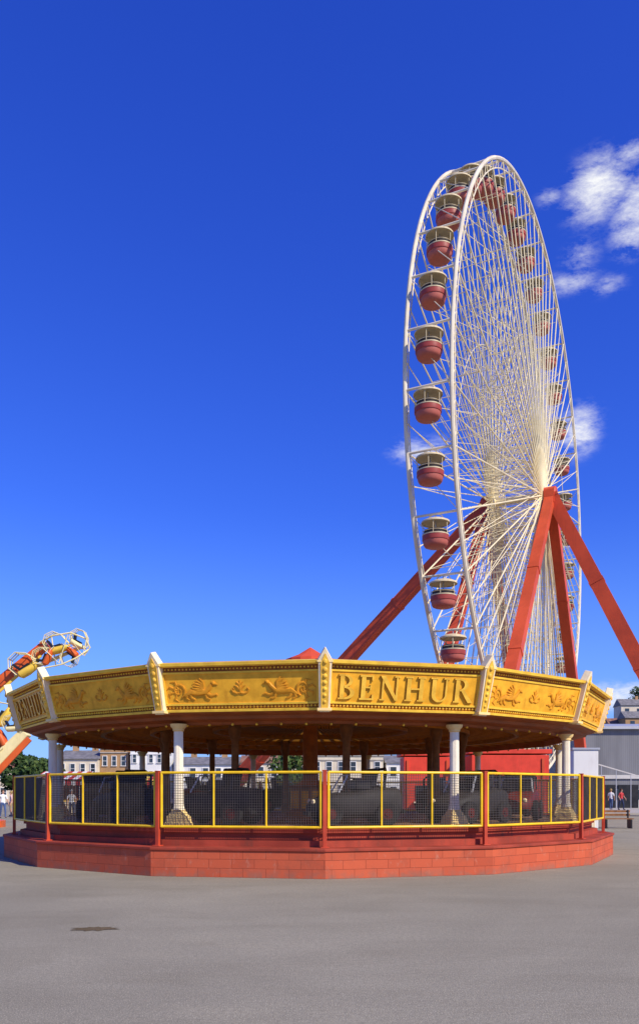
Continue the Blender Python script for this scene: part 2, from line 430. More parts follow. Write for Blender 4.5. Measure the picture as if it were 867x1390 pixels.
b=MB(); b.lathe([(.001,.9),(.7,.9),(.7,1.05),(.55,1.1),(.55,1.7),(.62,1.78),(.35,1.85),(.22,1.95),(.2,3.6),(.001,3.6)],12); b.build('centre_drum',M['brown'],car,smooth=False)
b=MB()
for k in range(12):
    a=2*math.pi*(k+.5)/12; p=pol(.54,a,1.4); b.box(p,(.18,.05,.5),Matrix.Rotation(a,3,'Z'))
b.build('drum_panel',M['gold'],car,smooth=False)

# fascia panels
ab=7.68*math.cos(STEP/2); at_=7.93*math.cos(STEP/2); hb=7.68*math.sin(STEP/2); ht=7.93*math.sin(STEP/2); Z0,Z1=3.17,4.09
O=Vector((0,-ab,Z0)); U=Vector((1,0,0)); V=Vector((0,-(at_-ab),Z1-Z0)); LV=V.length; V.normalize(); N=U.cross(V).normalized()
if N.y>0: N=-N
FR=(O,U,V,N)
def hw(t): return hb+(ht-hb)*t/LV
def trap(t0,t1,inset): return [(-hw(t0)+inset,t0),(hw(t0)-inset,t0),(hw(t1)-inset,t1),(-hw(t1)+inset,t1)]
def fascia(kind):
    b=MB(); b.prism(trap(0,LV,0),FR,-.06,0); root=b.build('fascia_panel',M['brown'],car,smooth=False)
    b=MB(); b.prism(trap(.16,.75,.12),FR,.001,.03); b.build('field',M['gold'],root,smooth=False)
    b=MB()
    b.prism(trap(LV-.055,LV,0),FR,.001,.13); b.prism(trap(LV-.085,LV-.056,0),FR,.001,.085)
    b.prism(trap(.735,.77,.09),FR,.002,.05); b.prism(trap(.125,.162,.09),FR,.002,.05)
    b.prism([(-hw(.14)+.09,.163),(-hw(.14)+.135,.163),(-hw(.72)+.135,.734),(-hw(.72)+.09,.734)],FR,.002,.052)
    b.prism([(hw(.14)-.135,.163),(hw(.14)-.09,.163),(hw(.72)-.09,.734),(hw(.72)-.135,.734)],FR,.002,.052)
    b.prism(trap(0.0,.045,0),FR,.001,.06)
    b.build('trim',M['gold_trim'],root,smooth=False)
    b=MB(); n=44
    for k in range(n):
        s=-1.5+3.0*k/(n-1); q=O+U*s+V*.085+N*.012; b.ball(q,.026,seg=6,rings=4)
        q=O+U*s*1.03+V*.818+N*.012; b.ball(q,.020,seg=6,rings=4)
    b.build('bulb_row',M['gold_trim'],root)
    if kind=='text': letters(root)
    else: ornament(root)
    return root
def band(cx,cy,rx,ry,ix,iy,a0,a1,n=14,icx=None):
    icx=cx if icx is None else icx; polys=[]
    for k in range(n):
        t0=R(a0+(a1-a0)*k/n); t1=R(a0+(a1-a0)*(k+1)/n)
        polys.append([(cx+rx*math.cos(t0),cy+ry*math.sin(t0)),(cx+rx*math.cos(t1),cy+ry*math.sin(t1)),(icx+ix*math.cos(t1),cy+iy*math.sin(t1)),(icx+ix*math.cos(t0),cy+iy*math.sin(t0))])
    return polys
def rc(x0,y0,x1,y1): return [(x0,y0),(x1,y0),(x1,y1),(x0,y1)]
GL={
'B':(.72,[[rc(.07,0,.25,1)],[rc(0,0,.28,.06),rc(0,.94,.28,1)],band(.25,.75,.34,.25,.185,.18,-90,90),band(.25,.268,.43,.268,.25,.19,-90,90)]),
'E':(.66,[[rc(.07,0,.25,1)],[rc(0,0,.58,.07),rc(0,.93,.56,1),rc(.25,.475,.46,.54)],[rc(.52,.0,.60,.22),rc(.49,.79,.56,.999),rc(.43,.41,.48,.60)]]),
'N':(.92,[[rc(.11,0,.19,1),rc(.71,0,.79,1)],[[(.02,1),(.24,1),(.79,.06),(.79,0),(.68,0)]],[rc(.02,0,.28,.055),rc(.62,.945,.88,1)]]),
'H':(.92,[[rc(.08,0,.26,1),rc(.62,0,.80,1)],[rc(.26,.47,.62,.535)],[rc(0,0,.34,.06),rc(0,.94,.34,1),rc(.54,0,.88,.06),rc(.54,.94,.88,1)]]),
'U':(.88,[[rc(.08,.3,.26,1),rc(.67,.3,.75,1)],band(.415,.3,.335,.31,.21,.225,180,360,16,.46),[rc(0,.94,.34,1),rc(.57,.94,.85,1)]]),
'R':(.84,[[rc(.07,0,.25,1)],[rc(0,0,.33,.06),rc(0,.94,.28,1)],band(.25,.737,.37,.263,.20,.19,-90,90),[[(.31,.50),(.48,.515),(.87,0),(.65,0)]]]),
}
def letters(root):
    b=MB(); H=.47; gap=.17
    w=sum(GL[c][0] for c in 'BENHUR')+gap*5; sc=2.74/w; x=-1.37
    for ch in 'BENHUR':
        for li,layer in enumerate(GL[ch][1]):
            for poly in layer:
                i0=len(b.f); b.prism([(x+p[0]*sc,.215+p[1]*H) for p in poly],FR,.0305,.066+.003*li)
                for fi in range(i0+2,len(b.f)): b.m[fi]=1
        x+=(GL[ch][0]+gap)*sc
    b.build('lettering',[M['gold_relief'],M['edge']],root,smooth=False)
def ornament(root):
    b=MB()
    def q(s,t,n=.045): return O+U*s+V*t+N*n
    def pth(pts,rad,s0,t0,d,seg=7,n=.045): b.tube([q(s0+d*x,t0+y,n) for x,y in pts],rad,seg)
    for s0,d in ((-.80,1),(.80,-1)):
        t0=.215
        pth([(-.30,.10),(-.18,.17),(-.02,.15),(.12,.17),(.20,.25),(.24,.32)],[.03,.055,.05,.055,.042,.03],s0,t0,d)
        b.ball(q(s0+d*.27,t0+.335,.05),.042,seg=8,rings=6)
        pth([(.28,.335),(.36,.30)],[.03,.008],s0,t0,d)
        for k in range(6):
            a=R(100+k*17); L=.27-.018*k
            pth([(.08,.20),(.08+.5*L*math.cos(a)+.01,.20+.6*L*math.sin(a)),(.08+L*math.cos(a)-.03,.20+L*math.sin(a)*.9)],[.02,.026,.008],s0,t0,d,6,.05+.004*k)
        pth([(.14,.15),(.22,.09),(.32,.12),(.35,.10)],[.032,.028,.02,.018],s0,t0,d)
        pth([(.10,.14),(.13,.05),(.20,.02)],[.032,.024,.02],s0,t0,d)
        pth([(-.20,.15),(-.17,.06),(-.10,.02)],[.04,.028,.02],s0,t0,d)
        pth([(-.25,.13),(-.28,.05),(-.22,.015)],[.036,.026,.018],s0,t0,d)
        sp=[]
        for k in range(18):
            a=R(-60+k*32); rr=.15*(1-k/20); sp.append((-.42+rr*math.cos(a)*.9,.20+rr*math.sin(a)))
        pth([(-.30,.10)]+sp,[.03]+[.026-.001*k for k in range(18)],s0,t0,d,6)
        for k in range(4):
            a=R(110+k*45); pth([(-.42,.20),(-.42+.2*math.cos(a),.20+.18*math.sin(a)),(-.42+.25*math.cos(a+.4),.2+.22*math.sin(a+.4))],[.012,.026,.006],s0,t0,d,6,.035)
    for sgn in (1,-1):
        pth([(0,.36),(.07,.34),(.14,.37),(.17,.42),(.14,.45),(.115,.42)],[.02,.02,.018,.016,.013,.009],0,0,sgn,6)
        pth([(.0,.40),(.05,.47),(.11,.50)],[.016,.022,.006],0,0,sgn,6)
        pth([(.0,.46),(.03,.53),(.07,.57)],[.014,.018,.005],0,0,sgn,6)
    pth([(0,.35),(0,.48),(0,.60)],[.02,.03,.006],0,0,1,6)
    nv=[]
    for v in b.v:
        v=Vector(v); n=(v-O).dot(N); v-=N*(n-.03)*.45; nv.append(tuple(v))
    b.v=nv
    b.build('relief_ornament',M['scroll'],root)
ft=fascia('text'); fo=fascia('orn'); used=set()
for k in range(NV):
    src=ft if k%3==0 else fo
    if src.name in used: c=copy_tree(src,car)
    else: c=src; used.add(src.name)
    c.rotation_euler.z=OFF+STEP*(k+.5)
    c['label']='fascia panel with raised gold lettering' if k%3==0 else 'fascia panel with gold winged beasts in relief'
def finial():
    e=empty('corner_post'); e.parent=car
    O2=Vector((0,-7.68,Z0-.03)); V2=Vector((0,-.25,Z1-Z0)).normalized(); N2=U.cross(V2).normalized()
    if N2.y>0: N2=-N2
    fr=(O2,U,V2,N2)
    prof=[(-.10,0),(.10,0),(.125,.9),(.135,.98),(.09,1.06),(.05,1.13),(.012,1.20),(-.012,1.20),(-.05,1.13),(-.09,1.06),(-.135,.98),(-.125,.9)]
    b=MB(); b.prism(prof,fr,-.05,.12); b.build('body',M['post_cream'],e,smooth=False,bevel=.012)
    b=MB()
    b.prism([(x*.66,.06+y*.86) for x,y in prof],fr,.122,.134)
    def q(s,t,n): return O2+U*s+V2*t+N2*n
    for k in range(6): b.ball(q(0,.2+.12*k,.135),.030+.003*k,1.1,.6,1.1,seg=8,rings=5)
    b.ball(q(0,.95,.135),.045,1,.6,1.2,seg=8,rings=6)
    b.build('relief',M['gold_relief'],e)
    b=MB(); b.box(q(0,.03,.04),(.27,.24,.05)); b.build('foot_band',M['basecream'],e,smooth=False)
    b=MB(); b.box(q(0,.93,.03),(.30,.2,.035)); b.build('head_band',M['basecream'],e,smooth=False)
    return e
fp=finial()
for k in range(NV):
    c=fp if k==0 else copy_tree(fp,car)
    c.rotation_euler.z=OFF+STEP*k

# safety fence
fen=tag(empty('safety_fence',CC),'yellow framed wire mesh fence with red posts around the ride deck','fence')
RF=7.86
b=MB(); b.box((0,-RF,1.28),(.075,.075,1.44)); b.box((0,-RF,2.01),(.09,.09,.02)); b.box((0,-RF,.57),(.16,.16,.02)); po=b.build('post',M['red'],fen,smooth=False,bevel=.006)
for k in range(NV):
    c=po if k==0 else po.copy()
    if k: COL.objects.link(c)
    c.rotation_euler.z=OFF+STEP*k
aF=RF*math.cos(STEP/2); hF=RF*math.sin(STEP/2)-.075
b=MB()
for z in (.94,1.98): b.tube([(-hF,-aF,z),(hF,-aF,z)],.026,8)
for x in (-hF,-hF*.33,hF*.33,hF): b.tube([(x,-aF,.96 if abs(x)<hF else .93),(x,-aF,1.96 if abs(x)<hF else 1.99)],.02 if abs(x)<hF else .027,8)
fpn=b.build('fence_panel',M['yellow'],fen)
b=MB(); n=66
for k in range(1,n):
    x=-hF+2*hF*k/n; b.box((x,-aF+.012,1.46),(.008,.008,1.02))
for k in range(1,21):
    z=.95+1.02*k/21; b.box((0,-aF+.021,z),(2*hF,.008,.008))
b.build('wire_mesh',M['wire'],fpn,smooth=False)
for k in range(NV):
    c=fpn if k==0 else copy_tree(fpn,fen)
    c.rotation_euler.z=OFF+STEP*(k+.5)

# ride cars
def ride_car(bm):
    e=empty('ride_car')
    b=MB(); rings=[]
    for x,w,z0,z1 in ((-1.0,.26,.28,.60),(-.93,.40,.20,.78),(-.5,.50,.15,.84),(0,.52,.15,.74),(.45,.50,.15,.70),(.8,.44,.17,.60),(.97,.30,.22,.48),(1.02,.2,.27,.42)):
        ring=[]
        for k in range(20):
            a=2*math.pi*k/20; ca,sa=math.cos(a),math.sin(a)
            ring.append(Vector((x,w*math.copysign(abs(ca)**.55,ca),(z0+z1)/2+(z1-z0)/2*math.copysign(abs(sa)**.6,sa))))
        rings.append(ring)
    b.loft(rings); b.build('body',bm,e)
    b=MB(); b.box((-.12,0,.86),(.34,.76,.22)); b.box((-.36,0,1.0),(.12,.78,.42),Matrix.Rotation(R(-12),3,'Y')); b.build('seat',M['dark'],e,smooth=False,bevel=.04)
    b=MB(); b.bar((.42,-.42,.70),(.22,-.36,1.06),.03,.03); b.bar((.42,.42,.70),(.22,.36,1.06),.03,.03); b.bar((.22,-.37,1.06),(.22,.37,1.06),.03,.03)
    b.build('windscreen_frame',M['alu'],e)
    b=MB(); b.tube([(-.55,-.42,.78),(-.60,-.40,1.1),(-.62,-.25,1.2),(-.62,.25,1.2),(-.60,.40,1.1),(-.55,.42,.78)],.03,8); b.build('roll_bar',M['dark'],e)
    for x in (-.6,.6):
        for y in (-1,1):
            b=MB(); b.lathe([(.12,-.07),(.23,-.07),(.25,-.04),(.25,.04),(.23,.07),(.12,.07)],20,c=(x,y*.50,.25),axis='Y',closed=True); w=b.build('wheel',M['rubber'],e)
            b=MB(); b.lathe([(.001,y*.085),(.05,y*.085),(.06,y*.06),(.15,y*.06),(.16,y*.075),(.165,y*.04)],16,c=(x,y*.50,.25),axis='Y'); b.build('hub_cap',M['hub'],w)
    for y in (-.27,.27):
        b=MB(); b.ball((.93,y,.50),.06,.7,1,1,seg=10,rings=6); b.build('headlight',M['cream'],e)
    b=MB(); b.bar((1.03,-.38,.25),(1.03,.38,.25),.05,.08); b.build('front_bumper',M['rubber'],e)
    b=MB(); b.bar((-1.0,-.4,.3),(-1.0,.4,.3),.05,.08); b.build('rear_bumper',M['rubber'],e)
    b=MB(); b.lathe([(.16,-.01),(.18,-.01),(.18,.01),(.16,.01)],16,c=(.2,.15,.9),axis='X',closed=True); b.build('steering_wheel',M['dark'],e)
    return e
proto={k:None for k in ('carchar','cargrey','carred','carcream')}
order=['carchar','carchar','cargrey','cargrey','carred','carchar','carcream','cargrey','carchar','carred','cargrey','carcream']
words={'carchar':'black','cargrey':'charcoal','carred':'dark red','carcream':'brown'}
where=['behind the fence at the left of the front row','behind the fence, right of the left front column','behind the fence under the raised lettering','behind the fence beside the right front column',
 'beside the far right column of the deck','on the right rear of the deck','on the rear deck, right of the centre drum','on the rear deck directly behind the centre drum','on the rear deck, left of the centre drum','on the left rear of the deck','near the left end behind the front cars','at the far left end of the deck']
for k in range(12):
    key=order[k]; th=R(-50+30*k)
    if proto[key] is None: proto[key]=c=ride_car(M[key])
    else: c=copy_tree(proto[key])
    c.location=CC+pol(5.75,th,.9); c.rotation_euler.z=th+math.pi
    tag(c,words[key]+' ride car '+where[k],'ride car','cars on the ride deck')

# ------------------------------------------------------------------ ferris wheel
PHI=R(26.6); WC=Vector((14.22,58,0)); WR=19.7; HZH=22.6; WH=1.22
wh=tag(empty('ferris_wheel',WC,R(90)-PHI),'giant cream white ferris wheel with red support legs towering behind the ride','ferris wheel')
def wpt(t,r,y): return Vector((-r*math.cos(t),y,HZH+r*math.sin(t)))
NG=40; PH=R(-2)
for y in (-WH,WH):
    b=MB(); b.tube([wpt(2*math.pi*k/120+PH,WR,y) for k in range(120)],.115,8,closed=True)
    b.tube([wpt(2*math.pi*k/120+PH,WR-.5,y) for k in range(120)],.036,6,closed=True)
    for k in range(80):
        t0=2*math.pi*k/80+PH; t1=2*math.pi*(k+.5)/80+PH; t2=2*math.pi*(k+1)/80+PH
        b.tube([wpt(t0,WR,y),wpt(t1,WR-.5,y),wpt(t2,WR,y)],.018,4)
    b.build('rim',M['wheelwhite'],wh)
    b=MB(); b.tube([wpt(2*math.pi*k/80+PH,WR*.52,y*1.15) for k in range(80)],.024,6,closed=True); b.build('inner_ring',M['spokecream'],wh)
b=MB(); b.tube([(0,-WH,0),(0,WH,0)],.065,8); cb=b.build('crossbar',M['wheelwhite'],wh)
d=2*WR*math.sin(math.pi/NG)
b=MB(); b.tube([(0,-WH,0),(0,WH,d)],.022,6); db=b.build('diagonal_brace',M['wheelwhite'],wh)
sp={}
ta=math.pi/NG
for y in (-1,1):
    b=MB(); b.tube([(.6,y*1.75,0),(WR,y*WH,0)],[.055,.042],6)
    for s in (-1,1):
        b.tube([(.6,y*1.70,s*.40),(WR*math.cos(ta),y*WH,s*WR*math.sin(ta)*.98)],[.030,.022],5)
    sp[y]=b.build('spoke',M['spokecream'],wh)
b=MB()
def yy(r): return 1.75+(WH-1.75)*(r-.6)/(WR-.6)
rs=[2,3.5,5,7.5,10,12.5,15.2,18.0]
for i,r in enumerate(rs):
    b.tube([(r,-yy(r),0),(r,yy(r),0)],.02,5)
    if i<len(rs)-1:
        r2=rs[i+1]; sgn=1 if i%2 else -1
        b.tube([(r,sgn*yy(r),0),(r2,-sgn*yy(r2),0)],.018,5)
br=b.build('spoke_brace',M['spokecream'],wh)
for k in range(NG):
    t=PH+2*math.pi*k/NG
    for src in (cb,db,sp[-1],sp[1],br):
        c=src if k==0 else src.copy()
        if k: COL.objects.link(c)
        if src is cb: c.location=wpt(t,WR,0)
        elif src is db:
            c.location=wpt(t,WR,0)
            tg=(wpt(t+2*math.pi/NG,WR,0)-wpt(t,WR,0)).normalized()
            c.rotation_euler=(0,math.atan2(tg.x,tg.z),0)
        else:
            c.location=(0,0,HZH); c.rotation_euler=(0,-(math.pi-t),0)
b=MB(); b.lathe([(.001,-1.85),(.62,-1.85),(.62,-1.66),(.26,-1.58),(.26,1.58),(.62,1.66),(.62,1.85),(.001,1.85)],24,c=(0,0,HZH),axis='Y'); b.build('hub',M['spokecream'],wh)
for y in (-1,1):
    b=MB(); b.lathe([(.001,y*1.86),(.5,y*1.86),(.5,y*2.6),(.42,y*2.68),(.001,y*2.68)],20,c=(0,0,HZH),axis='Y'); b.box((0,y*2.25,HZH-.3),(1.25,.7,.9)); b.build('axle_box',M['steelred'],wh,smooth=False)
legs=[((0,-2.35,HZH-.2),(0,-13.0,0),.95,1.3),((-.2,-2.25,HZH-.3),(-18.3,-2.1,0),.62,.8),((.2,-2.25,HZH-.3),(15,-2.6,0),.66,.85),
      ((0,2.35,HZH-.2),(0,26.5,0),.85,1.15),((-.2,2.25,HZH-.3),(-16.0,2.6,0),.6,.8),((.2,2.25,HZH-.3),(15,2.6,0),.6,.8)]
for a,c,w0,w1 in legs:
    b=MB(); b.bar(a,c,w0,w0*.9,w1,w1*.9)
    A=Vector(a);C_=Vector(c)
    for q in (.0,.28,.55,.8):
        p=A.lerp(C_,q); p2=A.lerp(C_,q+.008); ww=w0+(w1-w0)*q+.08; b.bar(p,p2,ww,ww*.9)
    b.box((c[0],c[1],.12),(2.2,2.2,.24))
    b.build('support_leg',M['steelred'],wh,smooth=False)

# gondolas
def gondola():
    e=empty('gondola'); e.scale=(.95,.95,.95)
    b=MB(); b.lathe([(.001,-1.84),(.46,-1.83),(.58,-1.78),(.645,-1.68),(.67,-1.56),(.675,-1.48)],24); b.build('tub',M['gpink'],e)
    b=MB(); b.lathe([(.675,-1.48),(.71,-1.47),(.72,-1.40),(.715,-1.22),(.66,-1.22),(.64,-1.64),(.001,-1.66)],24); b.build('tub_wall',M['gred'],e)
    b=MB(); b.lathe([(.66,-1.218),(.725,-1.218),(.725,-1.16),(.66,-1.16)],24,closed=True); b.build('rim_band',M['gcream'],e)
    b=MB(); b.lathe([(.001,-.24),(.22,-.26),(.55,-.34),(.75,-.43),(.775,-.47),(.775,-.53),(.75,-.53),(.74,-.49),(.5,-.42),(.001,-.38)],28); b.build('canopy',M['gcream'],e)
    for k in range(5):
        a=R(45+72*k); b=MB(); b.tube([(.69*math.cos(a),.69*math.sin(a),-1.16),(.69*math.cos(a),.69*math.sin(a),-.48)],.02,6); b.build('canopy_post',M['gcream'],e)
    b=MB(); b.tube([(.69*math.cos(2*math.pi*k/24),.69*math.sin(2*math.pi*k/24),-1.0) for k in range(24)],.016,6,closed=True); b.build('hand_rail',M['gcream'],e)
    b=MB(); b.tube([(0,0,-.02),(0,0,-1.64)],.035,8); b.lathe([(.001,-1.16),(.2,-1.15),(.22,-1.17),(.2,-1.19),(.001,-1.19)],12); b.build('centre_pole',M['alu'],e)
    b=MB(); b.lathe([(.30,-1.45),(.63,-1.45),(.63,-.92),(.58,-.92),(.54,-1.34),(.30,-1.38)],20,closed=True); b.build('bench_seat',M['gdark'],e)
    b=MB(); b.tube([(0,-.50,-.36),(0,-.32,-.1),(0,0,0),(0,.32,-.1),(0,.50,-.36)],.03,6); b.build('hanger',M['wheelwhite'],e)
    return e
ORD=['first','second','third','fourth','fifth','sixth','seventh','eighth','ninth','tenth','eleventh','twelfth','thirteenth','fourteenth','fifteenth','sixteenth','seventeenth','eighteenth','nineteenth','twentieth']
gp=None
Mw=Matrix.Translation(WC)@Matrix.Rotation(R(90)-PHI,4,'Z')
near=[];far=[]
for k in range(NG):
    t=(math.degrees(PH)+9*k+180)%360-180
    w=Mw@wpt(R(t),WR,0); py=HZ-(w.z-EYE)/w.y*F
    if py>895: continue
    (near if -90<t<90 else far).append((w.z,w))
for lst,txt in ((near,'near left side'),(far,'far right side')):
    lst.sort(key=lambda q:-q[0])
    for i,(z,w) in enumerate(lst):
        if gp is None: c=gp=gondola()
        else: c=copy_tree(gp)
        c.location=w; c.rotation_euler=(0,0,R(90)-PHI+random.uniform(-.2,.2))
        tag(c,'red gondola on the %s of the ferris wheel, %s from the crown'%(txt,ORD[i]),'gondola','gondolas on the ferris wheel')

# ------------------------------------------------------------------ thrill ride at left
YR=37.0
rb0=Vector((GX(-75,YR),YR,0))
tr=tag(empty('thrill_ride',rb0),'orange and yellow swinging arm ride with caged seats at left edge','fairground ride')
def Q(px,py,dy=0): return P(px,py,YR+dy)
b=MB(); b.lathe([(.001,0),(2.6,0),(2.6,.3),(1.2,.5),(.7,.9),(.55,4.6),(.8,4.8),(.8,5.4),(.001,5.5)],20,c=rb0); b.build('tower',M['orange'],tr,org=rb0)
b=MB(); b.bar(Q(-75,992),Q(64,874),.70,.60,.42,.36); b.build('arm',M['orange'],tr,smooth=False,org=rb0,bevel=.04)
b=MB(); b.bar(Q(-72,1000,-.45),Q(56,890,-.3),.06,.11); b.build('arm_trim',M['rideyel'],tr,smooth=False,org=rb0)
b=MB(); b.bar(Q(-60,1092,-1.5),Q(36,994,-1.5),.85,.7,.5,.42); b.build('arm',M['ridepale'],tr,smooth=False,org=rb0,bevel=.04)
b=MB(); b.bar(Q(-50,1098,-1.95),Q(40,1003,-1.85),.10,.26); b.build('arm_trim',M['orange'],tr,smooth=False,org=rb0)
def pod(px,py,ang,dy=0,s=1.0,col='rideyel',frame='ridepale'):
    p=Q(px,py,dy); Mx=Matrix.Rotation(R(-ang),3,'Y')
    def L(x,y,z): return p+Mx@Vector((x*s,y*s,z*s))
    b=MB(); rings=[]
    for x,w,z0,z1 in ((-.62,.08,-.1,.10),(-.5,.28,-.26,.2),(-.1,.34,-.32,.14),(.3,.32,-.30,.08),(.6,.2,-.18,.03),(.68,.08,-.10,0)):
        rings.append([L(x,w*math.cos(2*math.pi*k/14),(z0+z1)/2+(z1-z0)/2*math.sin(2*math.pi*k/14)) for k in range(14)])
    b.loft(rings); root=b.build('seat_pod',M[col],tr,org=rb0)
    b=MB(); b.bar(L(-.30,0,.05),L(-.48,0,.62),.40*s,.12*s); b.bar(L(-.3,0,.16),L(.2,0,.14),.4*s,.12*s); b.build('seat',M['dark'],root,org=rb0)
    b=MB()
    for y in (-.32,0,.32): b.tube([L(-.62,y,.0),L(-.74,y,.55),L(-.45,y,.95),L(.05,y*.95,1.0),L(.45,y*.9,.65),L(.66,y*.7,.05)],.03*s,6)
    for x,z in ((-.73,.55),(-.45,.95),(.05,1.0),(.45,.65)): b.tube([L(x,-.32,z),L(x,.32,z)],.025*s,5)
    b.build('cage',M[frame],root,org=rb0)
    b=MB(); b.tube([L(.5,-.2,-.1),L(.85,-.2,-.25),L(.85,.2,-.25),L(.5,.2,-.1)],.025*s,6); b.build('foot_bar',M['white'],root,org=rb0)
pod(38,908,38,-.6,.85); pod(64,892,70,-.7,.62,'orange'); pod(80,880,20,-.5,.75,'rideyel'); pod(96,886,150,-.4,.62,'orange'); pod(106,874,-25,-.3,.62,'ridepale')
b=MB(); b.bar(Q(20,918,-.2),Q(112,878,-.2),.13,.13)
b.tube([Q(54,872,-.3),Q(72,863,-.5),Q(96,859,-.5),Q(116,867,-.4),Q(122,879,-.3),Q(114,890,-.3)],.04,7)
b.tube([Q(60,907,-.9),Q(84,902,-.9),Q(104,893,-.9),Q(120,882,-.6)],.036,7)
b.tube([Q(58,880,-.9),Q(80,900,-.9),Q(92,862,-.8),Q(112,890,-.8),Q(118,866,-.6)],.03,6)
b.tube([Q(70,865,.3),Q(76,905,.3)],.03,6); b.tube([Q(96,860,.3),Q(104,895,.3)],.03,6)
b.build('pod_frame',M['ridepale'],tr,org=rb0)
pod(6,972,60,-1.2,.85); pod(0,1002,120,-1.6,.8,'orange'); pod(18,988,10,-1.8,.55,'ridepale')

# ------------------------------------------------------------------ buildings
def building(name,label,cat,px0,px1,pyt,Y,dep,wall,roof,cols,rows,kind='flat',roofh=1.6,chim=0,door=None,group=None):
    x0,x1=GX(px0,Y),GX(px1,Y); w=x1-x0; H=HT(pyt,Y); e=empty(name,((x0+x1)/2,Y,0))
    if kind!='flat': H-=roofh
    b=MB(); b.box((0,dep/2,H/2),(w,dep,H)); b.build('wall',wall,e,smooth=False)
    if kind=='flat':
        b=MB(); b.box((0,dep/2,H+.12),(w+.3,dep+.3,.24)); b.box((0,-.08,H-.6),(w+.1,.14,.14)); rf=b.build('roof',roof,e,smooth=False)
    else:
        b=MB(); fr=(Vector((-w/2-.2,0,H+.002)),Vector((0,1,0)),Vector((0,0,1)),Vector((1,0,0)))
        b.prism([(-.35,0),(dep+.35,0),(dep/2,roofh)],fr,0,w+.4); rf=b.build('roof',roof,e,smooth=False)
    for i in range(chim):
        b=MB(); cx=-w/2+w*(i+.5)/chim*1.0; zt=H+(roofh if kind!='flat' else .2); b.box((cx,dep/2,zt+.35),(.9,.7,1.6))
        for q in (-.25,0,.25): b.tube([(cx+q,dep/2,zt+1.1),(cx+q,dep/2,zt+1.5)],.1,6)
        b.build('chimney',M['render_tan'],rf,smooth=False)
    fh=H/rows
    for r in range(rows):
        for c in range(cols):
            cx=-w/2+w*(c+.5)/cols; cz=fh*(r+.55); ww=min(1.0,w/cols*.42); hh=min(1.5,fh*.5)
            if r==0 and door is not None and c==door:
                b=MB(); b.box((cx,-.03,1.05),(1.1,.1,2.1)); b.build('door',M['dark'],e,smooth=False); continue
            b=MB()
            for sx in (-1,1): b.box((cx+sx*(ww/2+.05),-.05,cz),(.1,.14,hh+.2))
            b.box((cx,-.05,cz+hh/2+.05),(ww-.002,.138,.1)); b.box((cx,-.08,cz-hh/2-.06),(ww+.3,.22,.1)); b.box((cx,-.045,cz),(ww-.004,.08,.06))
            wd=b.build('window',M['render_white'],e,smooth=False)
            b=MB(); b.box((cx,-.01,cz),(ww,.04,hh)); b.build('pane',M['glass'],wd,smooth=False)
    return tag(e,label,cat,group)
G='buildings along the seafront behind the rides'
building('terraced_house','cream stucco house with grey slate roof and chimneys, left of the tan building','house',78,133,1017,130,9,M['render_cream'],M['slate'],4,2,'gable',1.6,2,1,G)
building('town_building','tan flat roofed building between the slate roofed house and white hotel','building',136,174,1017,131,9,M['render_tan'],M['concrete'],3,2,'flat',0,0,None,G)
building('hotel','white stucco hotel with flat roof at the right of the tan building','building',177,233,1019,130,9,M['render_white'],M['render_white'],5,3,'flat',0,0,2,G)
building('terraced_house','white house with slate roof seen under the canopy, right of the white hotel','house',236,322,1026,128,9,M['render_white'],M['slate'],5,2,'gable',1.4,2,None,G)
building('terraced_house','cream house with brown tile roof seen under the canopy left of centre','house',326,418,1024,130,9,M['render_cream'],M['tileroof'],5,2,'gable',1.4,2,None,G)
building('town_building','cream flat roofed building seen under the canopy behind the centre drum','building',422,520,1027,129,9,M['render_cream'],M['concrete'],6,2,'flat',0,0,None,G)
building('terraced_house','white house with slate roof seen under the canopy right of centre','house',524,640,1024,130,9,M['render_white'],M['slate'],6,2,'gable',1.4,2,None,G)
building('town_building','pale grey flat roofed building seen beneath the canopy near the right column','building',644,780,1020,131,9,M['render_pale'],M['concrete'],6,3,'flat',0,0,None,G)
building('terraced_house','cream house with brown tile roof at far left behind the trees','house',-60,14,1030,140,9,M['render_cream'],M['tileroof'],4,2,'gable',1.6,1,None,G)

# shed at right
YS=77.0; xs0,xs1=GX(782,YS),GX(1010,YS); ws=xs1-xs0; Hs=HT(992,YS)
sh=tag(empty('warehouse',((xs0+xs1)/2,YS,.12)),'large blue grey clad shed with pale roof at right edge','building')
b=MB(); b.box((0,7,Hs*.5+.9),(ws,14,Hs-1.8)); b.build('wall',M['clad'],sh,smooth=False)
b=MB(); b.box((0,7,.9),(ws+.06,14.06,1.8)); b.build('lower_wall',M['render_pale'],sh,smooth=False)
b=MB(); b.prism([(-.5,0),(14.5,0),(14.5,.25),(7,1.1),(-.5,.25)],(Vector((-ws/2-.3,0,Hs+.002)),Vector((0,1,0)),Vector((0,0,1)),Vector((1,0,0))),0,ws+.6); b.build('roof',M['alu'],sh,smooth=False)
b=MB(); b.box((0,-.1,2.95),(ws+.1,.14,.35)); b.build('fascia_board',M['render_pale'],sh,smooth=False)
for px in (822,852):
    b=MB(); b.box((GX(px,YS)-(xs0+xs1)/2,-.06,1.1),(1.9,.14,2.2)); b.build('door',M['dark'],sh,smooth=False)
for px in (838,864):
    b=MB(); b.box((GX(px,YS)-(xs0+xs1)/2,-.06,1.3),(1.0,.12,.9)); b.build('window',M['glass'],sh,smooth=False)
hr=tag(empty('handrail',P(840,1098,72)*1),'thin pale sloping handrail in front of the blue grey shed','handrail')
o0=hr.location.copy(); b=MB()
b.bar(P(812,1038,72),P(880,1058,72),.08,.10); b.build('rail',M['render_pale'],hr,org=o0,smooth=False)
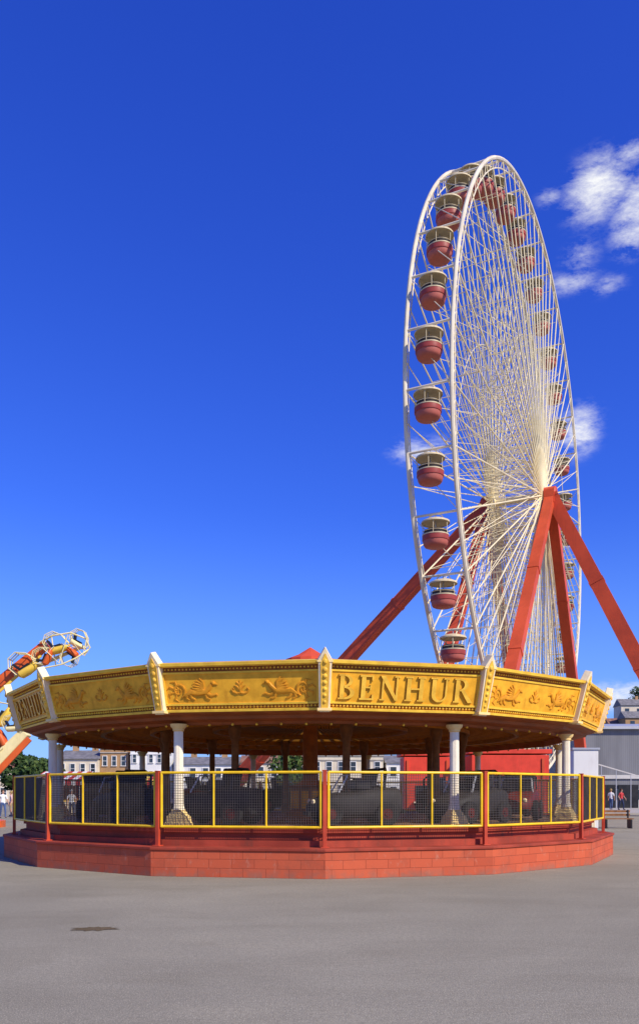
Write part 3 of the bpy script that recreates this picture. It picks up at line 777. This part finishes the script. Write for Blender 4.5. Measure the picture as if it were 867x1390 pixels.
for px in (816,836,856,876):
    t=(px-812)/68; b=MB(); b.bar(P(px,1038+20*t,72),(GX(px,72),72,.12),.05,.05); b.build('rail_post',M['alu'],hr,org=o0,smooth=False)
YC=33.5
wc=tag(empty('portable_cabin',(GX(795,YC),YC,0)),'tall narrow white cabin just right of the far right column','cabin')
hc=HT(1018,YC); wcw=GX(812,YC)-GX(778,YC)
b=MB(); b.box((0,.6,hc/2+.05),(wcw,1.2,hc-.1)); b.build('body',M['render_white'],wc,smooth=False,bevel=.03)
b=MB(); b.box((0,.6,hc+.04),(wcw+.1,1.3,.08)); b.build('roof',M['alu'],wc,smooth=False)
b=MB(); b.box((0,-.015,1.05),(.72,.05,2.0)); dd=b.build('door',M['cream'],wc,smooth=False)
b=MB(); b.ball((.28,-.06,1.05),.035); b.build('handle',M['dark'],dd)
def kiosk(px0,px1,pyt,Y,label):
    x0,x1=GX(px0,Y),GX(px1,Y); w=x1-x0; H=HT(pyt,Y); e=tag(empty('ticket_kiosk',((x0+x1)/2,Y,0)),label,'kiosk','red kiosks behind the ride')
    b=MB(); b.box((0,1,H/2-.15),(w,2,H-.3)); b.build('body',M['boothred'],e,smooth=False,bevel=.02)
    b=MB(); b.box((0,1.12,H-.12),(w+.3,2.3,.22)); b.build('roof',M['boothred'],e,smooth=False,bevel=.02)
    b=MB(); b.box((0,-.02,H*.42),(w*.5,.06,.8)); b.build('hatch',M['dark'],e,smooth=False)
    b=MB(); b.box((0,-.18,H*.42-.45),(w*.6,.34,.06)); b.build('counter',M['cream'],e,smooth=False)
    for x in (-w*.42,w*.42):
        b=MB(); b.box((x,-.03,H*.5),(.12,.06,H*.75)); b.build('corner_strip',M['steelred'],e,smooth=False)
kiosk(640,745,1017,40,'wide bright red kiosk behind the ride at the right columns')
kiosk(548,612,1020,41,'narrow red kiosk behind the ride, left of the wide kiosk')

# fair stalls
def awn_mat(name,c1,c2):
    m,nt,b=newmat(name); v=objvec(nt); sx=nt.nodes.new('ShaderNodeSeparateXYZ'); nt.links.new(v,sx.inputs[0])
    f=math_(nt,'GREATER_THAN',math_(nt,'FRACT',math_(nt,'MULTIPLY',sx.outputs[0],1.6)),.5)
    nt.links.new(mixc(nt,f,c1,c2),b.inputs['Base Color']); b.inputs['Roughness'].default_value=.85; return m
M['awn1']=awn_mat('red_yellow_awning',(.55,.05,.03),(.75,.5,.06)); M['awn2']=awn_mat('red_white_awning',(.5,.04,.03),(.75,.72,.66))
def stall(px0,px1,Y,awn,label):
    x0,x1=GX(px0,Y),GX(px1,Y); w=x1-x0; e=tag(empty('fair_stall',((x0+x1)/2,Y,0)),label,'stall','fair stalls at left')
    b=MB(); b.box((0,.3,.5),(w-.1,.6,1.0)); b.build('counter',M['cream'],e,smooth=False)
    b=MB(); b.box((0,2.2,1.3),(w,.1,2.6)); b.build('back_wall',M['maroon'],e,smooth=False)
    b=MB(); n=int(w/.3)
    b.add([(-w/2-.1,-.5,2.35),(w/2+.1,-.5,2.35),(w/2+.1,2.3,3.0),(-w/2-.1,2.3,3.0)],[(0,1,2,3)])
    for k in range(n):
        a=-w/2-.1+(w+.2)*k/n; c=-w/2-.1+(w+.2)*(k+1)/n; m_=(a+c)/2
        b.add([(a,-.5,2.35),(c,-.5,2.35),(c,-.5,2.1),(m_,-.5,2.02),(a,-.5,2.1)],[(0,1,2,3,4)])
    b.build('awning',awn,e,smooth=False)
    for x in (-w/2+.05,w/2-.05):
        b=MB(); b.tube([(x,-.4,0),(x,-.4,2.36)],.04,8); b.build('post',M['white'],e)
    b=MB(); b.box((0,.3,1.06),(w*.8,.3,.12)); b.build('prize_tray',M['rideyel'],e,smooth=False)
stall(46,112,52,M['awn2'],'fair stall with red and white awning behind the left columns')
stall(118,208,54,M['awn1'],'fair stall with red and yellow awning left of the first white column')

# ------------------------------------------------------------------ trees
def tree(loc,h,cr,label,lm,seed,n=1800,group='trees in the background'):
    rnd=random.Random(seed); e=tag(empty('tree',loc),label,'tree',group)
    b=MB(); b.tube([(0,0,-.1),(.05,0,h*.3),(.0,.05,h*.6),(.1,0,h*.85)],[h*.035,h*.028,h*.018,h*.006],8)
    cl=[]
    for k in range(9):
        a=rnd.uniform(0,6.28); z=h*rnd.uniform(.4,.85); rr=cr*rnd.uniform(.3,.75)
        q=(rr*math.cos(a),rr*math.sin(a),z); cl.append((q,cr*rnd.uniform(.3,.5)))
        b.tube([(0,0,h*rnd.uniform(.25,.5)),(q[0]*.5,q[1]*.5,z*.8),q],[h*.014,h*.009,h*.003],6)
    cl.append(((0,0,h*.88),cr*.42))
    b.build('trunk',M['trunk'],e)
    b=MB()
    for k in range(n):
        c,rr=cl[rnd.randrange(len(cl))]; b.mi=0 if rnd.random()<.6 else 1
        d=Vector((rnd.gauss(0,1),rnd.gauss(0,1),rnd.gauss(0,.85))).normalized()*rr*rnd.random()**.4
        p=Vector(c)+d; s=cr*rnd.uniform(.04,.09)
        u=Vector((rnd.gauss(0,1),rnd.gauss(0,1),rnd.gauss(0,1))).normalized(); v=u.orthogonal().normalized()
        b.add([p-u*s-v*s*.6,p+u*s-v*s*.6,p+u*s*1.1+v*s*.6,p-u*s+v*s*.7],[(0,1,2,3)])
    b.build('crown',[M['leafd'],lm],e,smooth=False)
tree((GX(22,112),112,0),7.2,3.0,'dark green tree at far left below the thrill ride arm',M['leafd'],1)
tree((GX(46,108),108,0),6.2,2.8,'bushy green tree right of the darker tree at far left',M['leafl'],2)
tree((GX(70,112),112,0),5.2,2.2,'small green tree in front of the slate roofed house',M['leafl'],3)
tree((GX(395,118),118,0),7.5,3.6,'green tree seen under the canopy just left of the centre drum',M['leafl'],5)
tree((GX(770,118),118,0),9,4,'tall green tree seen behind the far right column',M['leafd'],6)

# hill on the right with houses
def hz(x,y):
    s=max(0,min(1,(x-64)/36)); s=s*s*(3-2*s); q=max(0,min(1,(y-180)/60)); q=q*q*(3-2*q)
    return 26*s*q*(1+.04*math.sin(x*.2)+.03*math.sin(y*.13))-.3
b=MB(); nx,ny=60,40; vs=[]
for j in range(ny+1):
    for i in range(nx+1):
        x=60+260*i/nx; y=175+220*j/ny; vs.append((x,y,hz(x,y)))
b.add(vs,[(j*(nx+1)+i,j*(nx+1)+i+1,(j+1)*(nx+1)+i+1,(j+1)*(nx+1)+i) for j in range(ny) for i in range(nx)])
tag(b.build('hill',M['grass']),kind='structure')
def hill_house(px,Y,w,h,wall,roof,label):
    x=GX(px,Y); z=hz(x,Y)-.5; e=tag(empty('hillside_house',(x,Y,z)),label,'house','houses on the hill at right')
    b=MB(); b.box((0,3,h/2),(w,6,h)); b.build('wall',wall,e,smooth=False)
    b=MB(); b.prism([(-.4,0),(6.4,0),(3,2.2)],(Vector((-w/2-.2,0,h+.002)),Vector((0,1,0)),Vector((0,0,1)),Vector((1,0,0))),0,w+.4); rf=b.build('roof',roof,e,smooth=False)
    b=MB(); b.box((w*.3,3,h+2.2),(.8,.7,1.6)); b.build('chimney',M['render_tan'],rf,smooth=False)
    for i in range(2):
        for r in range(2):
            b=MB(); b.box((-w/4+i*w/2,-.02,h*.28+r*h*.45),(1.2,.1,1.4)); b.build('window',M['glass'],e,smooth=False)
hill_house(846,232,8,5.5,M['render_tan'],M['tileroof'],'tan house with brown roof on the hill above the shed, leftmost')
hill_house(859,238,7,6,M['render_cream'],M['slate'],'cream house with slate roof on the hill at right edge')
hill_house(868,228,8,5.5,M['render_tan'],M['slate'],'tan house with slate roof low on the hill at right edge')
for i,(px,Y,hh,lab) in enumerate(((838,226,6,'small dark tree at the left foot of the hill'),(853,222,6,'dark bushy tree between the hillside houses'),(864,246,8,'tall tree on the hill crest at right edge'))):
    x=GX(px,Y); tree((x,Y,hz(x,Y)-.3),hh,hh*.45,lab,M['leafl'],20+i,900)

# bench at right
YB=36.0; be=tag(empty('bench',(GX(838,YB),YB,0)),'dark low bench on the asphalt right of the ride base','bench')
b=MB()
for y in (-.15,0,.15): b.box((0,y,.43),(1.3,.12,.04))
b.build('seat',M['wood'],be,smooth=False)
b=MB()
for z in (.6,.75): b.box((0,.28,z),(1.3,.03,.1))
b.build('backrest',M['wood'],be,smooth=False)
for x in (-.55,.55):
    b=MB(); b.box((x,0,.2),(.06,.4,.4)); b.box((x,.25,.42),(.06,.05,.8)); b.build('leg',M['dark'],be,smooth=False)

# ------------------------------------------------------------------ people
def person(px,Y,z0,rz,label,top,bot,hair,long_=False,sc=1.0,pose=0):
    e=tag(empty('person',(GX(px,Y),Y,z0),rz),label,'person')
    V=[];E=[]
    def a(x,y,z,r,par=None,r2=None):
        V.append((x,y,z,r,r2 or r)); i=len(V)-1
        if par is not None: E.append((par,i))
        return i
    pel=a(0,0,.97,.15,None,.11); sp1=a(0,0,1.14,.13,pel,.10); ch=a(0,.0,1.33,.155,sp1,.11); nb=a(0,.01,1.45,.08,ch); nk=a(0,0,1.52,.052,nb)
    h1=a(0,-.015,1.58,.075,nk,.08); h2=a(0,-.015,1.66,.085,h1,.10); h3=a(0,0,1.73,.06,h2,.07); a(0,-.125,1.635,.014,h2)
    sw=.12*pose
    for s,d in ((1,1),(-1,-1)):
        sh_=a(s*.19,0,1.41,.062,ch); el=a(s*.25,.02-.06*d*pose,1.13,.045,sh_); bend=.10 if pose else .03
        wr=a(s*.26,-.05-bend-.08*d*pose,.90+(.06 if pose else 0),.03,el)
        pm=a(s*.262,wr and V[wr][1]-.02,V[wr][2]-.07,.032,wr)
        for i,(dx,L) in enumerate(((-.027,.075),(-.009,.085),(.009,.08),(.026,.062))):
            f1=a(V[pm][0]+dx*.3,V[pm][1]+dx,V[pm][2]-.045,.010,pm); a(V[f1][0]-s*.01,V[f1][1]-.008,V[f1][2]-L*.6,.008,f1)
        th=a(V[pm][0]-s*.02,V[pm][1]-.035,V[pm][2]+.005,.011,pm); a(V[th][0]-s*.005,V[th][1]-.02,V[th][2]-.035,.009,th)
        hp=a(s*.09,0,.90,.095,pel); kn=a(s*.095,-.03-sw*d,.50,.062,hp); an=a(s*.095,.03-sw*1.6*d,.09,.042,kn); a(s*.10,V[an][1]-.17,.045,.035,an)
        a(s*.098,V[an][1]+.05,.045,.035,an)
    me=bpy.data.meshes.new('body'); me.from_pydata([(v[0]*sc,v[1]*sc,v[2]*sc) for v in V],E,[])
    o=bpy.data.objects.new('body_skeleton',me); COL.objects.link(o)
    o.modifiers.new('Skin','SKIN')
    for i,sv in enumerate(me.skin_vertices[0].data):
        sv.radius=(V[i][3]*sc,V[i][4]*sc); sv.use_root=(i==0)
    sb=o.modifiers.new('Sub','SUBSURF'); sb.levels=1; sb.render_levels=1
    dg=bpy.context.evaluated_depsgraph_get(); m2=bpy.data.meshes.new_from_object(o.evaluated_get(dg)); m2.name='body'
    bpy.data.objects.remove(o)
    m2.materials.clear()
    for m in (M['skin'],top,bot,M['dark']): m2.materials.append(m)
    for p in m2.polygons:
        c=p.center/sc; x=abs(c.x)
        if c.z>1.475: k=0
        elif c.z>.96: k=0 if (x>.20 and c.z<1.20) else 1
        elif c.z>(.10 if long_ else .52): k=0 if x>.215 else 2
        elif c.z>.085: k=0
        else: k=3
        p.material_index=k; p.use_smooth=True
    bo_=bpy.data.objects.new('body',m2); COL.objects.link(bo_); bo_.parent=e
    b=MB(); b.ball((0,.022*sc,1.685*sc),.115*sc,.9,1.0,1.0,seg=12,rings=8); b.build('hair',hair,e)
    for s in (-1,1):
        b=MB(); b.ball((s*.033*sc,-.108*sc,1.665*sc),.012*sc,seg=6,rings=4); b.build('eye',M['dark'],e)
def cl(n,c): return mat(n,c,.85,.1,5)
W=cl('white_cotton',(.78,.78,.76)); BL=cl('blue_denim',(.07,.11,.24)); RD=cl('red_cotton',(.5,.05,.05)); NV_=cl('navy_cotton',(.03,.04,.09)); TN=cl('tan_cotton',(.4,.3,.18)); PK=cl('pale_pink_cotton',(.7,.45,.42))
HB=cl('brown_hair',(.06,.035,.02)); HF_=cl('fair_hair',(.35,.24,.10)); HG=cl('grey_hair',(.35,.34,.33))
person(4,50,0,R(40),'person in white top and blue trousers at the far left edge',W,BL,HB,True,1.0,1)
person(15,54,0,R(-60),'person in pale pink top and tan shorts at left, beside the fence end',PK,TN,HF_,False,.95,0)
person(36,51,0,R(200),'person in white top and navy shorts behind the leftmost fence bay',W,NV_,HB,False,1.0,1)
person(97,50,0,R(20),'person in white shirt and navy trousers behind the left column',W,NV_,HG,True,1.0,0)
person(114,49,0,R(-30),'person in white top and tan trousers in front of the striped stalls',W,TN,HB,True,.97,1)
person(843,67,.12,R(30),'person in red top and dark trousers on the pavement by the shed',RD,NV_,HB,True,1.0,1)
person(829,68,.12,R(150),'person in white top and blue jeans walking near the shed door',W,BL,HF_,True,1.0,1)
